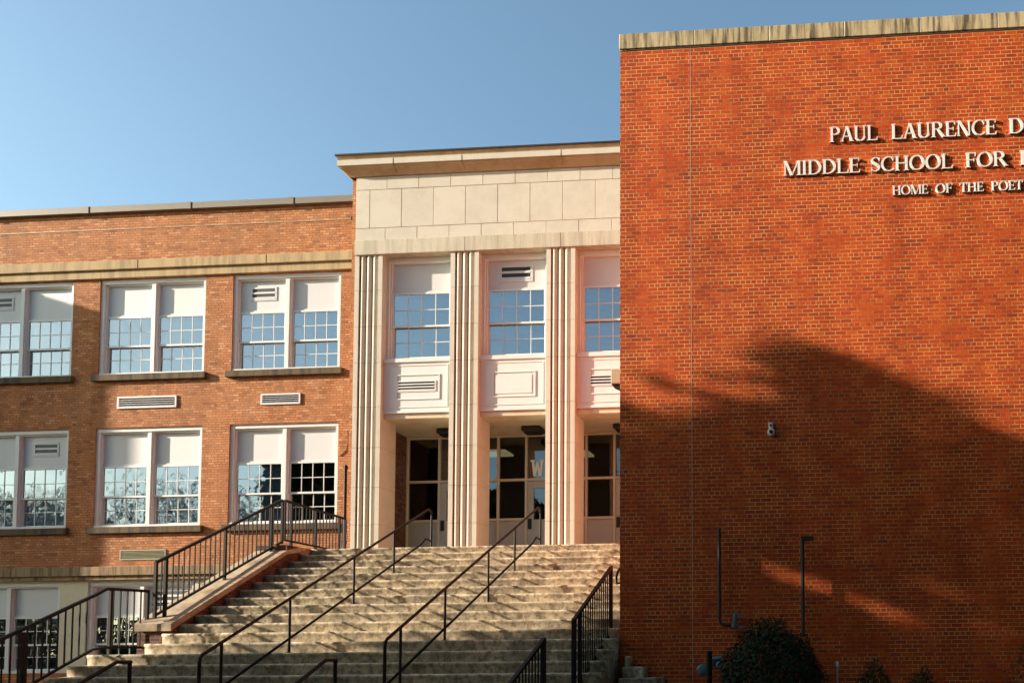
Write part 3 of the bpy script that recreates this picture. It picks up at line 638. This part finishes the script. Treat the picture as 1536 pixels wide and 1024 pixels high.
# ------------------------------------------------------------------ steps
D0, Z0, TR, RI = 16.7086, 2.41, 0.33869, 0.17652
XS0, XS1, XL = -11.635, -3.65, -12.30
steps = thing('entrance_steps', (-7.7, 12, G), 'broad flight of worn concrete steps rising to the school entrance', 'steps')
st = MB(); bm = st.bm
def step_strip(x0, x1, yf, z_top, z_bot, yb, dx=0.16):
    """riser + rounded nosing + tread, with worn edges"""
    n = max(2, int((x1-x0)/dx)); prev = None
    for i in range(n+1):
        x = x0+(x1-x0)*i/n
        a = noise.noise(Vector((x*1.7, yf*3, z_top*5)))*0.003; b_ = noise.noise(Vector((x*6.1, yf*3+9, z_top*5)))*0.004
        e = a+b_
        prof = [(yf+0.02, z_bot), (yf+0.014, z_top-0.06), (yf+0.0+e*.5, z_top-0.045), (yf-0.002+e*.6, z_top-0.018+e*.3), (yf+0.008+e*.5, z_top-0.004+e*.3), (yf+0.03, z_top+e*.2), (yf+0.15, z_top-0.004+a*.5), (yb+0.03, z_top+0.004)]
        r = [bm.verts.new((x, y, z+E)) for y, z in prof]
        if prev:
            for A, B, C, D in zip(prev, r, r[1:], prev[1:]): bm.faces.new([A, B, C, D])
        elif True: end0 = r
        prev = r
    for r in (end0, prev):
        f = [bm.verts.new((r[0].co.x, yb+0.03, z_bot+E))]
        bm.faces.new(r+f)
for k in range(23):
    yf = D0-k*TR; zt = Z0-k*RI
    x0 = XS0 if k < 13 else XL
    yb = D0-(k-1)*TR if k else 20.75
    step_strip(x0, XS1, yf, zt, zt-RI-0.01, yb)
    if k == 13: bm.faces.new([bm.verts.new((x, y, zt+0.002+E)) for x, y in ((XL, yb), (XS0, yb), (XS0, 13.3), (XL, 13.3))])
st.build('treads', 'concrete', steps, smooth=True)
w = MB()
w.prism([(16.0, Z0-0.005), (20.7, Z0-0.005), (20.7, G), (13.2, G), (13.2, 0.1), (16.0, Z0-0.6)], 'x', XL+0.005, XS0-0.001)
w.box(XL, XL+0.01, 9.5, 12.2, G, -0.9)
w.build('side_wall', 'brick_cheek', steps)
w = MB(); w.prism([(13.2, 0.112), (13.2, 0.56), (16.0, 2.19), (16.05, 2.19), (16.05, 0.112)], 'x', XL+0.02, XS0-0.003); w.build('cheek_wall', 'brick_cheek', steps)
w = MB(); w.prism([(13.14, 0.52), (13.14, 0.645), (15.98, 2.285), (16.4, 2.405), (16.4, 2.30), (15.98, 2.20), (13.2, 0.56)], 'x', XL, XS0+0.02); w.build('cheek_cap', 'cap', steps)
w = MB(); w.box(XL, XS0+0.001, 16.38, 20.7, Z0-0.16, Z0+0.001, .006); w.build('landing_edge', 'concrete', steps)
pl = []
for k in range(23):
    pl += [(D0-k*TR+0.04, Z0-k*RI-0.03), (D0-k*TR+0.04, Z0-(k+1)*RI-0.03)]
pl += [(D0-22*TR+0.04, G), (20.6, G), (20.6, Z0-0.03)]
w = MB(); w.prism(pl, 'x', XS1-0.03, XS1-0.004); w.build('end_wall', 'concrete', steps)
side = thing('side_steps', (-3.2, 12.3, G), 'small stepped concrete blocks at the foot of the red wall beside the main steps', 'steps')
for k, (xr, zt, yf) in enumerate(((-3.42, 0.0, 12.55), (-3.17, -0.165, 12.4), (-2.9, -0.335, 12.2), (-2.6, -0.5, 12.0))):
    w = MB(); w.box(XS1+0.15, xr, yf, 12.745, zt-0.9, zt, .012); w.build('step', 'concrete', side)

# ------------------------------------------------------------------ railings
def nos(d): return Z0-(D0-d)/TR*RI
def ground_z(d): return Z0-math.floor((D0-d)/TR+1e-6+0.0)*RI if d < D0 else Z0
def foot(d):
    k = math.ceil((D0-d)/TR-1e-6); return Z0-max(0, k)*RI
def handrail(label, X, d1, d2, posts, h=0.80):
    t = thing('handrail', (X, (d1+d2)/2, foot((d1+d2)/2)), label, 'handrail', 'two rail handrails dividing the steps')
    a = MB()
    z1, z2 = nos(d1)+h, nos(d2)+h
    zt = z1+0.0
    a.tube([(X, d1+0.12, zt-0.10), (X, d1+0.10, zt-0.02), (X, d1, zt), (X, (d1+d2)/2, (z1+z2)/2), (X, d2+0.04, z2+0.02), (X, d2, z2-0.02), (X, d2-0.01, z2-0.10), (X, d2-0.01, foot(d2-0.01))], 0.024, 8)
    a.build('top_rail', 'rust', t, smooth=True)
    a = MB(); b1 = nos(d1)+0.15
    a.tube([(X+0.002, d1+0.12, b1-0.03), (X+0.002, d1-0.12, b1-0.01), (X+0.002, d1-0.3, nos(d1-0.3)+0.15), (X+0.002, d2, nos(d2)+0.15)], 0.021, 8); a.build('bottom_rail', 'iron', t, smooth=True)
    for d in posts:
        p = MB(); top = min(nos(d)+h, zt-0.03)
        p.tube([(X, d, foot(d)-0.01), (X, d, top)], 0.021, 8); p.lathe(X, d, foot(d), [(0.045, 0.0), (0.045, 0.008), (0.024, 0.012)], seg=10); p.build('post', 'iron', t, smooth=False)
handrail('rusty two rail handrail up the steps toward the left entrance bay', -8.99, 16.75, 10.67, [16.87, 15.43, 14.14, 12.46, 11.05])
handrail('rusty two rail handrail up the steps toward the middle entrance bay', -6.545, 16.72, 11.05, [16.84, 15.5, 14.33, 12.745, 11.44])
def shortrail(label, X, d1, d2):
    t = thing('handrail', (X, d1-0.5, foot(d1)), label, 'handrail', 'handrails of the lower flight')
    z1 = nos(d1)+0.82; z2 = nos(d2)+0.82
    a = MB(); a.tube([(X, d1+0.22, z1+0.0), (X, d1, z1), (X, d2, z2)], 0.026, 8); a.build('top_rail', 'rust', t)
    a = MB(); a.tube([(X, d1, nos(d1)+0.15), (X, d2, nos(d2)+0.15)], 0.022, 8); a.build('bottom_rail', 'iron', t)
    for d in (d1+0.2, d1-1.0, d2): p = MB(); p.tube([(X, d, foot(d)-0.01), (X, d, min(z1, nos(d)+0.82))], 0.026, 8); p.build('post', 'iron', t)
shortrail('lower handrail cut by the bottom edge, left of the main steps', -10.05, 10.5, 9.1)
shortrail('lower handrail cut by the bottom edge below the middle of the steps', -7.05, 10.5, 9.1)
def guard(label, runs, posts, spacing=0.115, group='black balustrades with thin balusters', bars=True):
    """runs: polylines of (X,d,ztop,zbot)"""
    q = runs[0][0]; t = thing('balustrade', (q[0], q[1], q[3]-0.1), label, 'balustrade', group)
    top, bot = MB(), MB()
    for r in runs:
        top.tube([(x, d, a) for x, d, a, b_ in r], 0.023, square=True); bot.tube([(x, d, b_) for x, d, a, b_ in r], 0.018, square=True)
    top.build('top_rail', 'iron', t); bot.build('bottom_rail', 'iron', t)
    for r in runs:
        for p, q in zip(r, r[1:]):
            L = math.dist(p[:2], q[:2]); n = max(1, int(L/spacing))
            for i in range(1, n):
                f_ = i/n; v = [p[j]+(q[j]-p[j])*f_ for j in range(4)]
                m = MB(); m.tube([(v[0], v[1], v[3]), (v[0], v[1], v[2])], 0.0085, square=True); m.build('baluster', 'iron', t)
    for x, d, za, zb in posts: m = MB(); m.tube([(x, d, zb), (x, d, za)], 0.022, square=True); m.build('post', 'iron', t)
CX = -11.95
def ct(d): return 0.645+(d-13.14)*(2.285-0.645)/(15.98-13.14)
guard('black balustrade climbing the sloping cheek wall at the left of the steps', [[(CX, 13.18, 1.717, 0.79), (CX, 16.25, 3.40, 2.50)]],
      [(CX, 13.18, 1.72, 0.74), (CX, 13.38, 1.82, ct(13.38)-.02), (CX, 14.72, 2.55, ct(14.72)-.02), (CX, 15.95, 3.23, ct(15.95)-.02), (CX, 16.27, 3.41, 2.47)])
guard('black level balustrade along the left edge of the top landing', [[(CX, 16.34, 3.41, 2.56), (CX, 18.42, 3.37, 2.56)]],
      [(CX, 16.34, 3.415, 2.54), (CX, 16.55, 3.40, Z0), (CX, 17.35, 3.385, Z0), (CX, 18.2, 3.37, Z0), (CX, 18.42, 3.37, Z0)])
LX = -12.2
guard('black balustrade at the lower left of the steps with a level top end', [[(LX, 13.30, 1.23, 0.245), (LX, 12.52, 1.205, 0.235), (LX, 12.30, 1.08, 0.20), (LX, 9.4, -0.44, -1.38)]],
      [(LX, 13.30, 1.24, 0.23), (LX, 12.6, 1.20, 0.11), (LX, 11.2, 0.45, -0.42), (LX, 9.6, -0.35, -1.3)])
RX = -3.9
guard('black balustrade at the right edge of the steps beside the red brick wall', [[(RX, 13.17, 1.50, 0.42), (RX, 11.3, 0.52, -0.52)]],
      [(RX, 13.17, 1.51, foot(13.17)-.01), (RX, 11.3, 0.53, foot(11.3)-.01), (RX, 11.6, 0.66, foot(11.6)-.01)], 0.105)
guard('rusty topped lower balustrade cut by the bottom edge at the right of the steps', [[(-4.22, 11.02, 0.26, -0.62), (-4.22, 9.2, -0.69, -1.57)]],
      [(-4.22, 11.02, 0.27, foot(11.02)-.01), (-4.22, 9.2, -0.68, -1.6)], 0.105)
t = thing('wall_handrail', (-3.72, 14.5, 1.9), 'short black wall handrail curling out at the left corner of the red wall', 'handrail')
a = MB(); a.tube([(-3.66, 12.98, 1.22), (-3.74, 12.95, 1.20), (-3.74, 12.92, 1.30), (-3.74, 13.0, 1.40), (-3.74, 16.6, 3.27), (-3.74, 17.0, 3.27)], 0.02, 8); a.build('rail', 'iron', t)
a = MB()
for d in (14.0, 15.5): a.tube([(-3.64, d, nos(d)+0.78), (-3.74, d, nos(d)+0.87)], 0.012, 6)
a.build('bracket', 'iron', t)
t = thing('wall_lamp', (-3.8, 13.6, 4.84), 'tan box lamp on the side of the red hall by the right entrance bay', 'lamp')
a = MB(); a.box(XR-0.001, XR-0.36, 13.45, 13.75, 4.72, 4.98, .01); a.build('housing', 'tan', t)
a = MB(); a.prism([(XR-0.36, 4.718), (XR-0.02, 4.718), (XR-0.02, 4.58)], 'y', 13.48, 13.72); a.build('lens', 'rust', t)
t = thing('downpipe', (-12.42, 19.1, 2.45), 'dark iron pipe against the orange brick beside the first limestone pier', 'pipe')
a = MB(); a.tube([(-12.42, 19.12, 2.42), (-12.42, 19.12, 4.85)], 0.036, 10); a.build('pipe', 'rust', t)
a = MB()
for z in (2.9, 4.78): a.box(-12.48, -12.36, 19.11, 19.198, z, z+0.04)
a.build('clip', 'iron', t)

# ------------------------------------------------------------------ things on and before the red wall
t = thing('security_camera', (-1.145, 12.72, 3.6), 'small white security camera mounted on the shaded red brick wall', 'security camera')
a = MB(); a.box(-1.185, -1.115, 12.70, 12.749, 3.65, 3.745, .006); a.build('bracket', 'white', t)
a = MB(); a.box(-1.165, -1.135, 12.694, 12.70, 3.68, 3.715); a.build('cover', 'black', t)
a = MB(); a.lathe(-1.146, 12.749, 3.585, [(0.06, 0), (0.06, -0.05), (0.052, -0.065), (0.036, -0.068)], 'y', 20); a.build('housing', 'white', t)
a = MB(); a.lathe(-1.146, 12.749, 3.585, [(0.034, -0.06), (0.03, -0.08), (0.016, -0.092), (0.004, -0.095)], 'y', 16); a.build('lens', 'black', t)
t = thing('pipe_bracket', (-1.985, 12.6, 0.5), 'black upright bar bent at its foot on the shaded red wall', 'wall bar', 'black bars on the red wall')
a = MB(); a.tube([(-1.985, 12.60, 2.02), (-1.985, 12.60, 0.56), (-1.95, 12.60, 0.49), (-1.80, 12.60, 0.475)], 0.028, 8); a.build('bar', 'black', t)
a = MB()
for z in (1.95, 0.85): a.tube([(-1.985, 12.60, z), (-1.985, 12.749, z)], 0.016, 6)
a.build('standoff', 'black', t)
t = thing('pipe_bracket', (-0.655, 12.6, 0.5), 'black upright bar with a short arm at its head on the shaded red wall', 'wall bar', 'black bars on the red wall')
a = MB(); a.tube([(-0.655, 12.60, 0.30), (-0.655, 12.60, 1.84)], 0.028, 8); a.box(-0.68, -0.47, 12.57, 12.63, 1.80, 1.87, .01); a.build('bar', 'black', t)
a = MB()
for z in (1.7, 0.7): a.tube([(-0.655, 12.60, z), (-0.655, 12.749, z)], 0.016, 6)
a.build('standoff', 'black', t)
t = thing('fire_connection', (-2.15, 12.5, -0.3), 'blue painted twin pipe inlet low on the red wall behind the rusty post', 'pipe inlet')
a = MB(); a.tube([(-2.10, 12.75, -0.10), (-2.10, 12.45, -0.10), (-2.10, 12.42, -0.16)], 0.05, 10); a.tube([(-2.10, 12.45, -0.06), (-1.93, 12.45, -0.04)], 0.035, 8); a.build('pipe', 'teal', t)
a = MB(); a.lathe(-2.22, 12.42, -0.22, [(0.09, 0), (0.09, -0.05), (0.07, -0.07), (0.03, -0.08)], 'y', 14); a.build('inlet', 'teal', t)
a = MB(); a.lathe(-1.95, 12.42, -0.15, [(0.06, 0), (0.06, -0.05), (0.04, -0.07)], 'y', 14); a.build('inlet', 'teal', t)
t = thing('hose_bib', (-1.74, 12.6, 0.55), 'small blue valve on the red wall above the round bush', 'valve')
a = MB(); a.tube([(-1.755, 12.66, 0.44), (-1.745, 12.66, 0.62), (-1.735, 12.67, 0.70)], [0.035, 0.032, 0.012], 8); a.tube([(-1.745, 12.66, 0.6), (-1.60, 12.66, 0.60)], 0.018, 6); a.build('body', 'teal', t)
a = MB(); a.lathe(-1.64, 12.64, 0.44, [(0.03, 0), (0.03, -0.02)], 'y', 10); a.tube([(-1.66, 12.66, 0.44), (-1.74, 12.66, 0.5)], 0.012, 6); a.build('cap', 'teal', t)
t = thing('guard_post', (-2.0, 11.7, G), 'slim rust brown steel post in front of the blue pipe inlet', 'post')
a = MB(); a.tube([(-2.01, 11.7, G), (-2.0, 11.7, 0.05)], 0.045, 12); a.build('shaft', 'rust', t)
a = MB(); a.lathe(-2.0, 11.7, 0.05, [(0.05, 0), (0.047, 0.012), (0.02, 0.022)], seg=12); a.build('cap', 'rust', t)
t = thing('marker_stake', (-0.12, 12.2, G), 'thin white tipped marker stake beside the round bush', 'stake')
a = MB(); a.tube([(-0.125, 12.2, G), (-0.122, 12.2, -0.12)], 0.016, 8); a.build('shaft', 'grey', t)
a = MB(); a.lathe(-0.122, 12.2, -0.12, [(0.024, -0.06), (0.024, 0.0), (0.01, 0.012)], seg=10); a.build('tip', 'white', t)

# ------------------------------------------------------------------ plants
def leaf(bm, p, nrm, size, rnd):
    a = nrm.orthogonal().normalized(); a.rotate(Matrix.Rotation(rnd.uniform(0, 6.28), 3, nrm)); b_ = nrm.cross(a)
    l_, w_ = size, size*0.45
    bm.faces.new([bm.verts.new(p+a*l_*c+b_*w_*d) for c, d in ((-1, 0), (0, -1), (1, 0), (0, 1))])
def bush(label, x, y, r, top, n, seed, size=0.028, sparse=False, cat='bush'):
    rnd = random.Random(seed); t = thing('bush', (x, y, G), label, cat)
    m = MB(); h = top-G
    for i in range(n):
        th = rnd.uniform(0, 6.283); u = rnd.random(); ph = math.acos(1-u)
        rr = (rnd.uniform(0.80, 1.04) if not sparse else rnd.uniform(0.3, 1.05))
        d = Vector((math.sin(ph)*math.cos(th), math.sin(ph)*math.sin(th), math.cos(ph)))
        rr *= 1+0.14*noise.noise(d*2.6+Vector((seed, 0, 0)))+0.05*noise.noise(d*9)
        p = Vector((x+d.x*r*rr, y+d.y*r*rr*0.9, E+G+h*0.35+d.z*h*0.65*rr))
        leaf(m.bm, p, (d+Vector((rnd.gauss(0, .7), rnd.gauss(0, .7), rnd.gauss(0, .7)))).normalized(), size*rnd.uniform(.7, 1.3), rnd)
    for i in range(n//3):
        th = rnd.uniform(0, 6.283); z = rnd.uniform(0, 0.36)
        rr = rnd.uniform(.85, 1.0); p = Vector((x+r*rr*math.cos(th), y+r*rr*.9*math.sin(th), E+G+h*z))
        leaf(m.bm, p, Vector((math.cos(th), math.sin(th), rnd.gauss(0, .5))).normalized(), size, rnd)
    m.build('foliage', 'leaf_bush', t, recalc=False)
    s_ = MB()
    for i in range(7):
        th = i*0.9; s_.tube([(x, y, G), (x+r*.35*math.cos(th), y+r*.35*math.sin(th), G+h*.35), (x+r*.6*math.cos(th), y+r*.6*math.sin(th), G+h*.7)], [0.03, 0.02, 0.008], 5)
    s_.build('stems', 'bark', t)
bush('large clipped round bush against the shaded red wall', -1.08, 11.85, 0.82, 0.45, 16000, 3)
bush('low dark bush by the marker stake under the red wall', 0.42, 12.0, 0.36, -0.16, 2200, 5)
bush('smallest dark bush third along the foot of the red wall', 1.15, 12.05, 0.30, -0.23, 1600, 8)
bush('loose twiggy bush at the right edge of the red wall', 2.75, 11.9, 0.5, 0.10, 1500, 9, 0.03, True)

def tree(label, X, Y, z_top, crown, nleaf, seed, size=0.16, sp=0.22, gaps=(), group='trees on the lawn to the left of the camera'):
    """crown: list of (dx,dy,z,rx,ry,rz) blobs relative to the trunk, z rel. to the eye"""
    rnd = random.Random(seed); t = thing('evergreen_tree', (X, Y, G), label, 'tree', group)
    m = MB()
    vols = [(c[3]*c[4]*c[5])**0.72 for c in crown]; tv = sum(vols)
    for c, v in zip(crown, vols):
        k = int(nleaf*v/tv); cl = max(6, k//30)
        for q in range(cl):
            while True:
                d = Vector((rnd.uniform(-1, 1), rnd.uniform(-1, 1), rnd.uniform(-1, 1)))
                if 0.15 < d.length < 1: break
            d = d*(d.length**-0.35)
            ctr = Vector((X+c[0]+d.x*c[3], Y+c[1]+d.y*c[4], E+c[2]+d.z*c[5]))
            for j in range(30):
                p = ctr+Vector((rnd.gauss(0, sp), rnd.gauss(0, sp), rnd.gauss(0, sp*.6)))
                if gaps:
                    pu, pw = math.cos(SAZ)*p.x-math.sin(SAZ)*p.y, math.sin(SAZ)*p.x+math.cos(SAZ)*p.y
                    pv = p.z-E+TE*pw
                    if any(((pu-a)/c_)**2+((pv-b_)/d_)**2 < 1 for a, b_, c_, d_ in gaps): continue
                leaf(m.bm, p, Vector((rnd.gauss(0, 1), rnd.gauss(0, 1), rnd.gauss(0, 1)+.6)).normalized(), size*rnd.uniform(.6, 1.3), rnd)
    m.build('crown', 'leaf_tree', t, recalc=False)
    s_ = MB(); s_.tube([(X, Y, G), (X+.1, Y, G+2), (X, Y+.1, G+(z_top-G)*.5), (X, Y, z_top-1)], [0.38, 0.3, 0.2, 0.04], 10)
    for c in crown: s_.tube([(X, Y, max(G+1.5, c[2]-c[5]*.6-1)), (X+c[0]*.6, Y+c[1]*.6, c[2]-c[5]*.3), (X+c[0], Y+c[1], c[2]+c[5]*.3)], [0.14, 0.09, 0.03], 6)
    s_.build('trunk', 'bark', t)
def uvw(u, w): return (math.sin(SAZ)*w+math.cos(SAZ)*u, math.cos(SAZ)*w-math.sin(SAZ)*u)
TE = math.tan(SEL)
# the tree whose crown shades the lower wall and steps: blobs given by their place along (w) and across (u) the sun's direction and height v of the shadow they throw
tw = -20.0; X0, Y0 = uvw(-9.6, tw)
cr = []
for u, v, ru, rv in ((-9.4, 2.9, 2.5, 1.8), (-9.6, 0.0, 3.0, 2.2), (-9.8, -3.6, 3.2, 2.0), (-11.95, 2.4, 1.1, 1.3), (-12.5, 2.1, 0.75, 1.2), (-12.95, 2.5, 0.42, 0.6), (-13.1, 2.7, 0.25, 0.5), (-13.05, 1.8, 0.42, 0.8), (-12.55, 3.2, 0.45, 0.6), (-12.2, 4.5, 0.28, 0.5), (-13.0, 3.2, 0.32, 0.45), (-12.65, 3.9, 0.28, 0.5), (-12.9, 1.2, 0.6, 1.1), (-12.3, 0.5, 1.35, 1.3), (-12.6, -1.0, 1.4, 1.2),
                     (-13.1, -2.7, 1.5, 1.2), (-13.4, -4.4, 1.7, 1.5), (-11.2, 4.35, 0.95, 0.8), (-12.1, 4.1, 0.4, 0.7), (-12.3, 5.3, 0.16, 0.6)):
    xx, yy = uvw(u, tw); cr.append((xx-X0, yy-Y0, v-TE*tw, ru, ru, rv))
tree('broad evergreen tree on the lawn whose crown shades the steps and red wall', X0, Y0, 6-TE*tw, cr, 62000, 21, 0.22, 0.22, ((-13.1, 5.95, .46, 1.1), (-12.60, 2.03, .17, .22), (-12.34, 1.96, .14, .20), (-12.13, 1.82, .16, .20), (-11.93, 2.48, .19, .26), (-11.76, 2.02, .18, .22), (-11.62, 1.5, .15, .2)))

def bare_tree(label, X, Y, h, seed, group='bare trees reflected in the classroom windows'):
    rnd = random.Random(seed); t = thing('bare_tree', (X, Y, G), label, 'tree', group)
    tr, br = MB(), MB()
    def grow(m, p, d, L, r, lev):
        q = p+d*L; mid = p+d*L*.5+Vector((rnd.gauss(0, .03), rnd.gauss(0, .03), 0))*L
        m.tube([p, mid, q], [r, r*.8, r*.62], 5 if lev < 2 else 3, caps=False)
        if lev >= 6: return
        for k in range(rnd.choice((2, 3, 3)) if lev < 5 else 2):
            nd = (d+Vector((rnd.gauss(0, .5), rnd.gauss(0, .5), rnd.gauss(0.12, .3)))).normalized()
            grow(br, q if k else p+d*L*rnd.uniform(.6, .95), nd, L*rnd.uniform(.6, .85), r*.67, lev+1)
    grow(tr, Vector((X, Y, G)), Vector((rnd.gauss(0, .05), rnd.gauss(0, .05), 1)).normalized(), h*.28, h*.02, 0)
    tr.build('trunk', 'bark', t); br.build('branches', 'bark', t)
for i, (x, y, h) in enumerate(((-44, -9, 15), (-52, -14, 17), (-37, -12, 14), (-60, -17, 18), (-34, -20, 15), (-47, -22, 18), (-70, -24, 20), (-56, -28, 19), (-48, -5, 15), (-57, -9, 16), (-65, -12, 18), (-41, -16, 16), (-52, -20, 17), (-63, -26, 19))):
    bare_tree('bare leafless tree behind the camera, mirrored in the school windows', x, y, h, 40+i)
for i, (x, y, h, r) in enumerate(((-22, -3, 8, 3.6), (-15, -1, 8, 3.6), (-25, -13, 12, 5), (-13, -10, 13, 5), (-5, -9, 21, 5.2), (4, -8, 22, 5.2), (12, -7, 22, 5.4), (20, -3, 22, 5.4), (10, 1.5, 19, 4.0), (16.5, 6, 19, 4.0))):  # unseen row added to cut the sky fill on shaded walls
    tree('unseen dense evergreen added behind the camera to block sky light', x, y, h, [(0, 0, h*.22, r, r, h*.25), (0.3, 0, h*.5, r*.95, r*.95, h*.25), (0, 0, h*.78, r*.75, r*.75, h*.2)], 6500, 60+i, 0.45, 0.4, (), 'evergreens added out of view to block sky light')
# unseen wood added to hide the bright horizon mirrored in the panes
rw = random.Random(5); m = MB()
for i in range(9000):
    a_ = rw.uniform(R(180), R(262)); rr = rw.uniform(78, 96); hh = 8.5*(0.75+0.35*noise.noise(Vector((a_*9, 0, 0)))+0.12*noise.noise(Vector((a_*40, 2, 0))))
    p = Vector((math.sin(a_)*rr-8, math.cos(a_)*rr+10, rw.uniform(0, 1)**0.8*hh))
    leaf(m.bm, p, Vector((rw.gauss(0, 1), rw.gauss(0, 1), rw.gauss(0, 1))).normalized(), rw.uniform(.5, 1.1), rw)
tag(m.build('woodland', 'leaf_tree', recalc=False), 'dark woodland belt added behind the camera to hide the bright horizon', 'woodland', kind='stuff')
# unseen oaks added overhead to keep sky fill off the shaded wall
oak = [(0, 0, 16, 4.5, 4.5, 1.6), (-6, 1.5, 19, 4.0, 3.2, 1.2), (-3, -4, 18, 4.5, 3.5, 1.5), (3, 5, 18.5, 3.8, 3.4, 1.3), (-3.5, 7.5, 19.5, 3.6, 3.2, 1.2), (1.5, 9.5, 19.5, 3.4, 2.6, 1.2), (6, 9, 19, 3.6, 3, 1.2), (5, -3, 18, 4, 4, 1.6)]
tree('unseen spreading oak added right of the camera to block sky light', 8.5, -1.5, 18, oak, 21000, 90, 0.42, 0.4, (), 'oaks added over the camera to block sky light')
oak2 = [(0, 0, 18.5, 4.5, 4.0, 1.5), (3.5, 6, 19.5, 4.0, 3.4, 1.2), (-1, 8, 19.5, 3.2, 3.0, 1.2), (4, 10.5, 20, 3.4, 2.4, 1.0)]
tree('unseen spreading oak added left of the camera to block sky light', -5, -4, 19, oak2, 18000, 91, 0.42, 0.4, (), 'oaks added over the camera to block sky light')

# ------------------------------------------------------------------ fallen leaves on the steps
rnd = random.Random(11)
for i in range(26):
    k = rnd.randint(3, 14); x = rnd.uniform(-11, -3.9); d = D0-k*TR+rnd.uniform(0.05, 0.3); z = Z0-k*RI+0.012
    m = MB(); a = rnd.uniform(0, 6.28); s_ = rnd.uniform(0.025, 0.045)
    pts = [(x+s_*c*math.cos(a)-s_*b_*math.sin(a), d+s_*c*math.sin(a)+s_*b_*math.cos(a), z+hh) for c, b_, hh in ((-1, 0, .0), (-.3, -.5, .012), (.6, -.35, .006), (1.1, 0, .016), (.6, .4, .008), (-.3, .5, .014))]
    m.quad(pts)
    tag(m.build('fallen_leaf', 'leaf_fallen', recalc=False), 'small orange fallen leaf lying on a concrete step', 'leaf', 'fallen leaves on the steps')
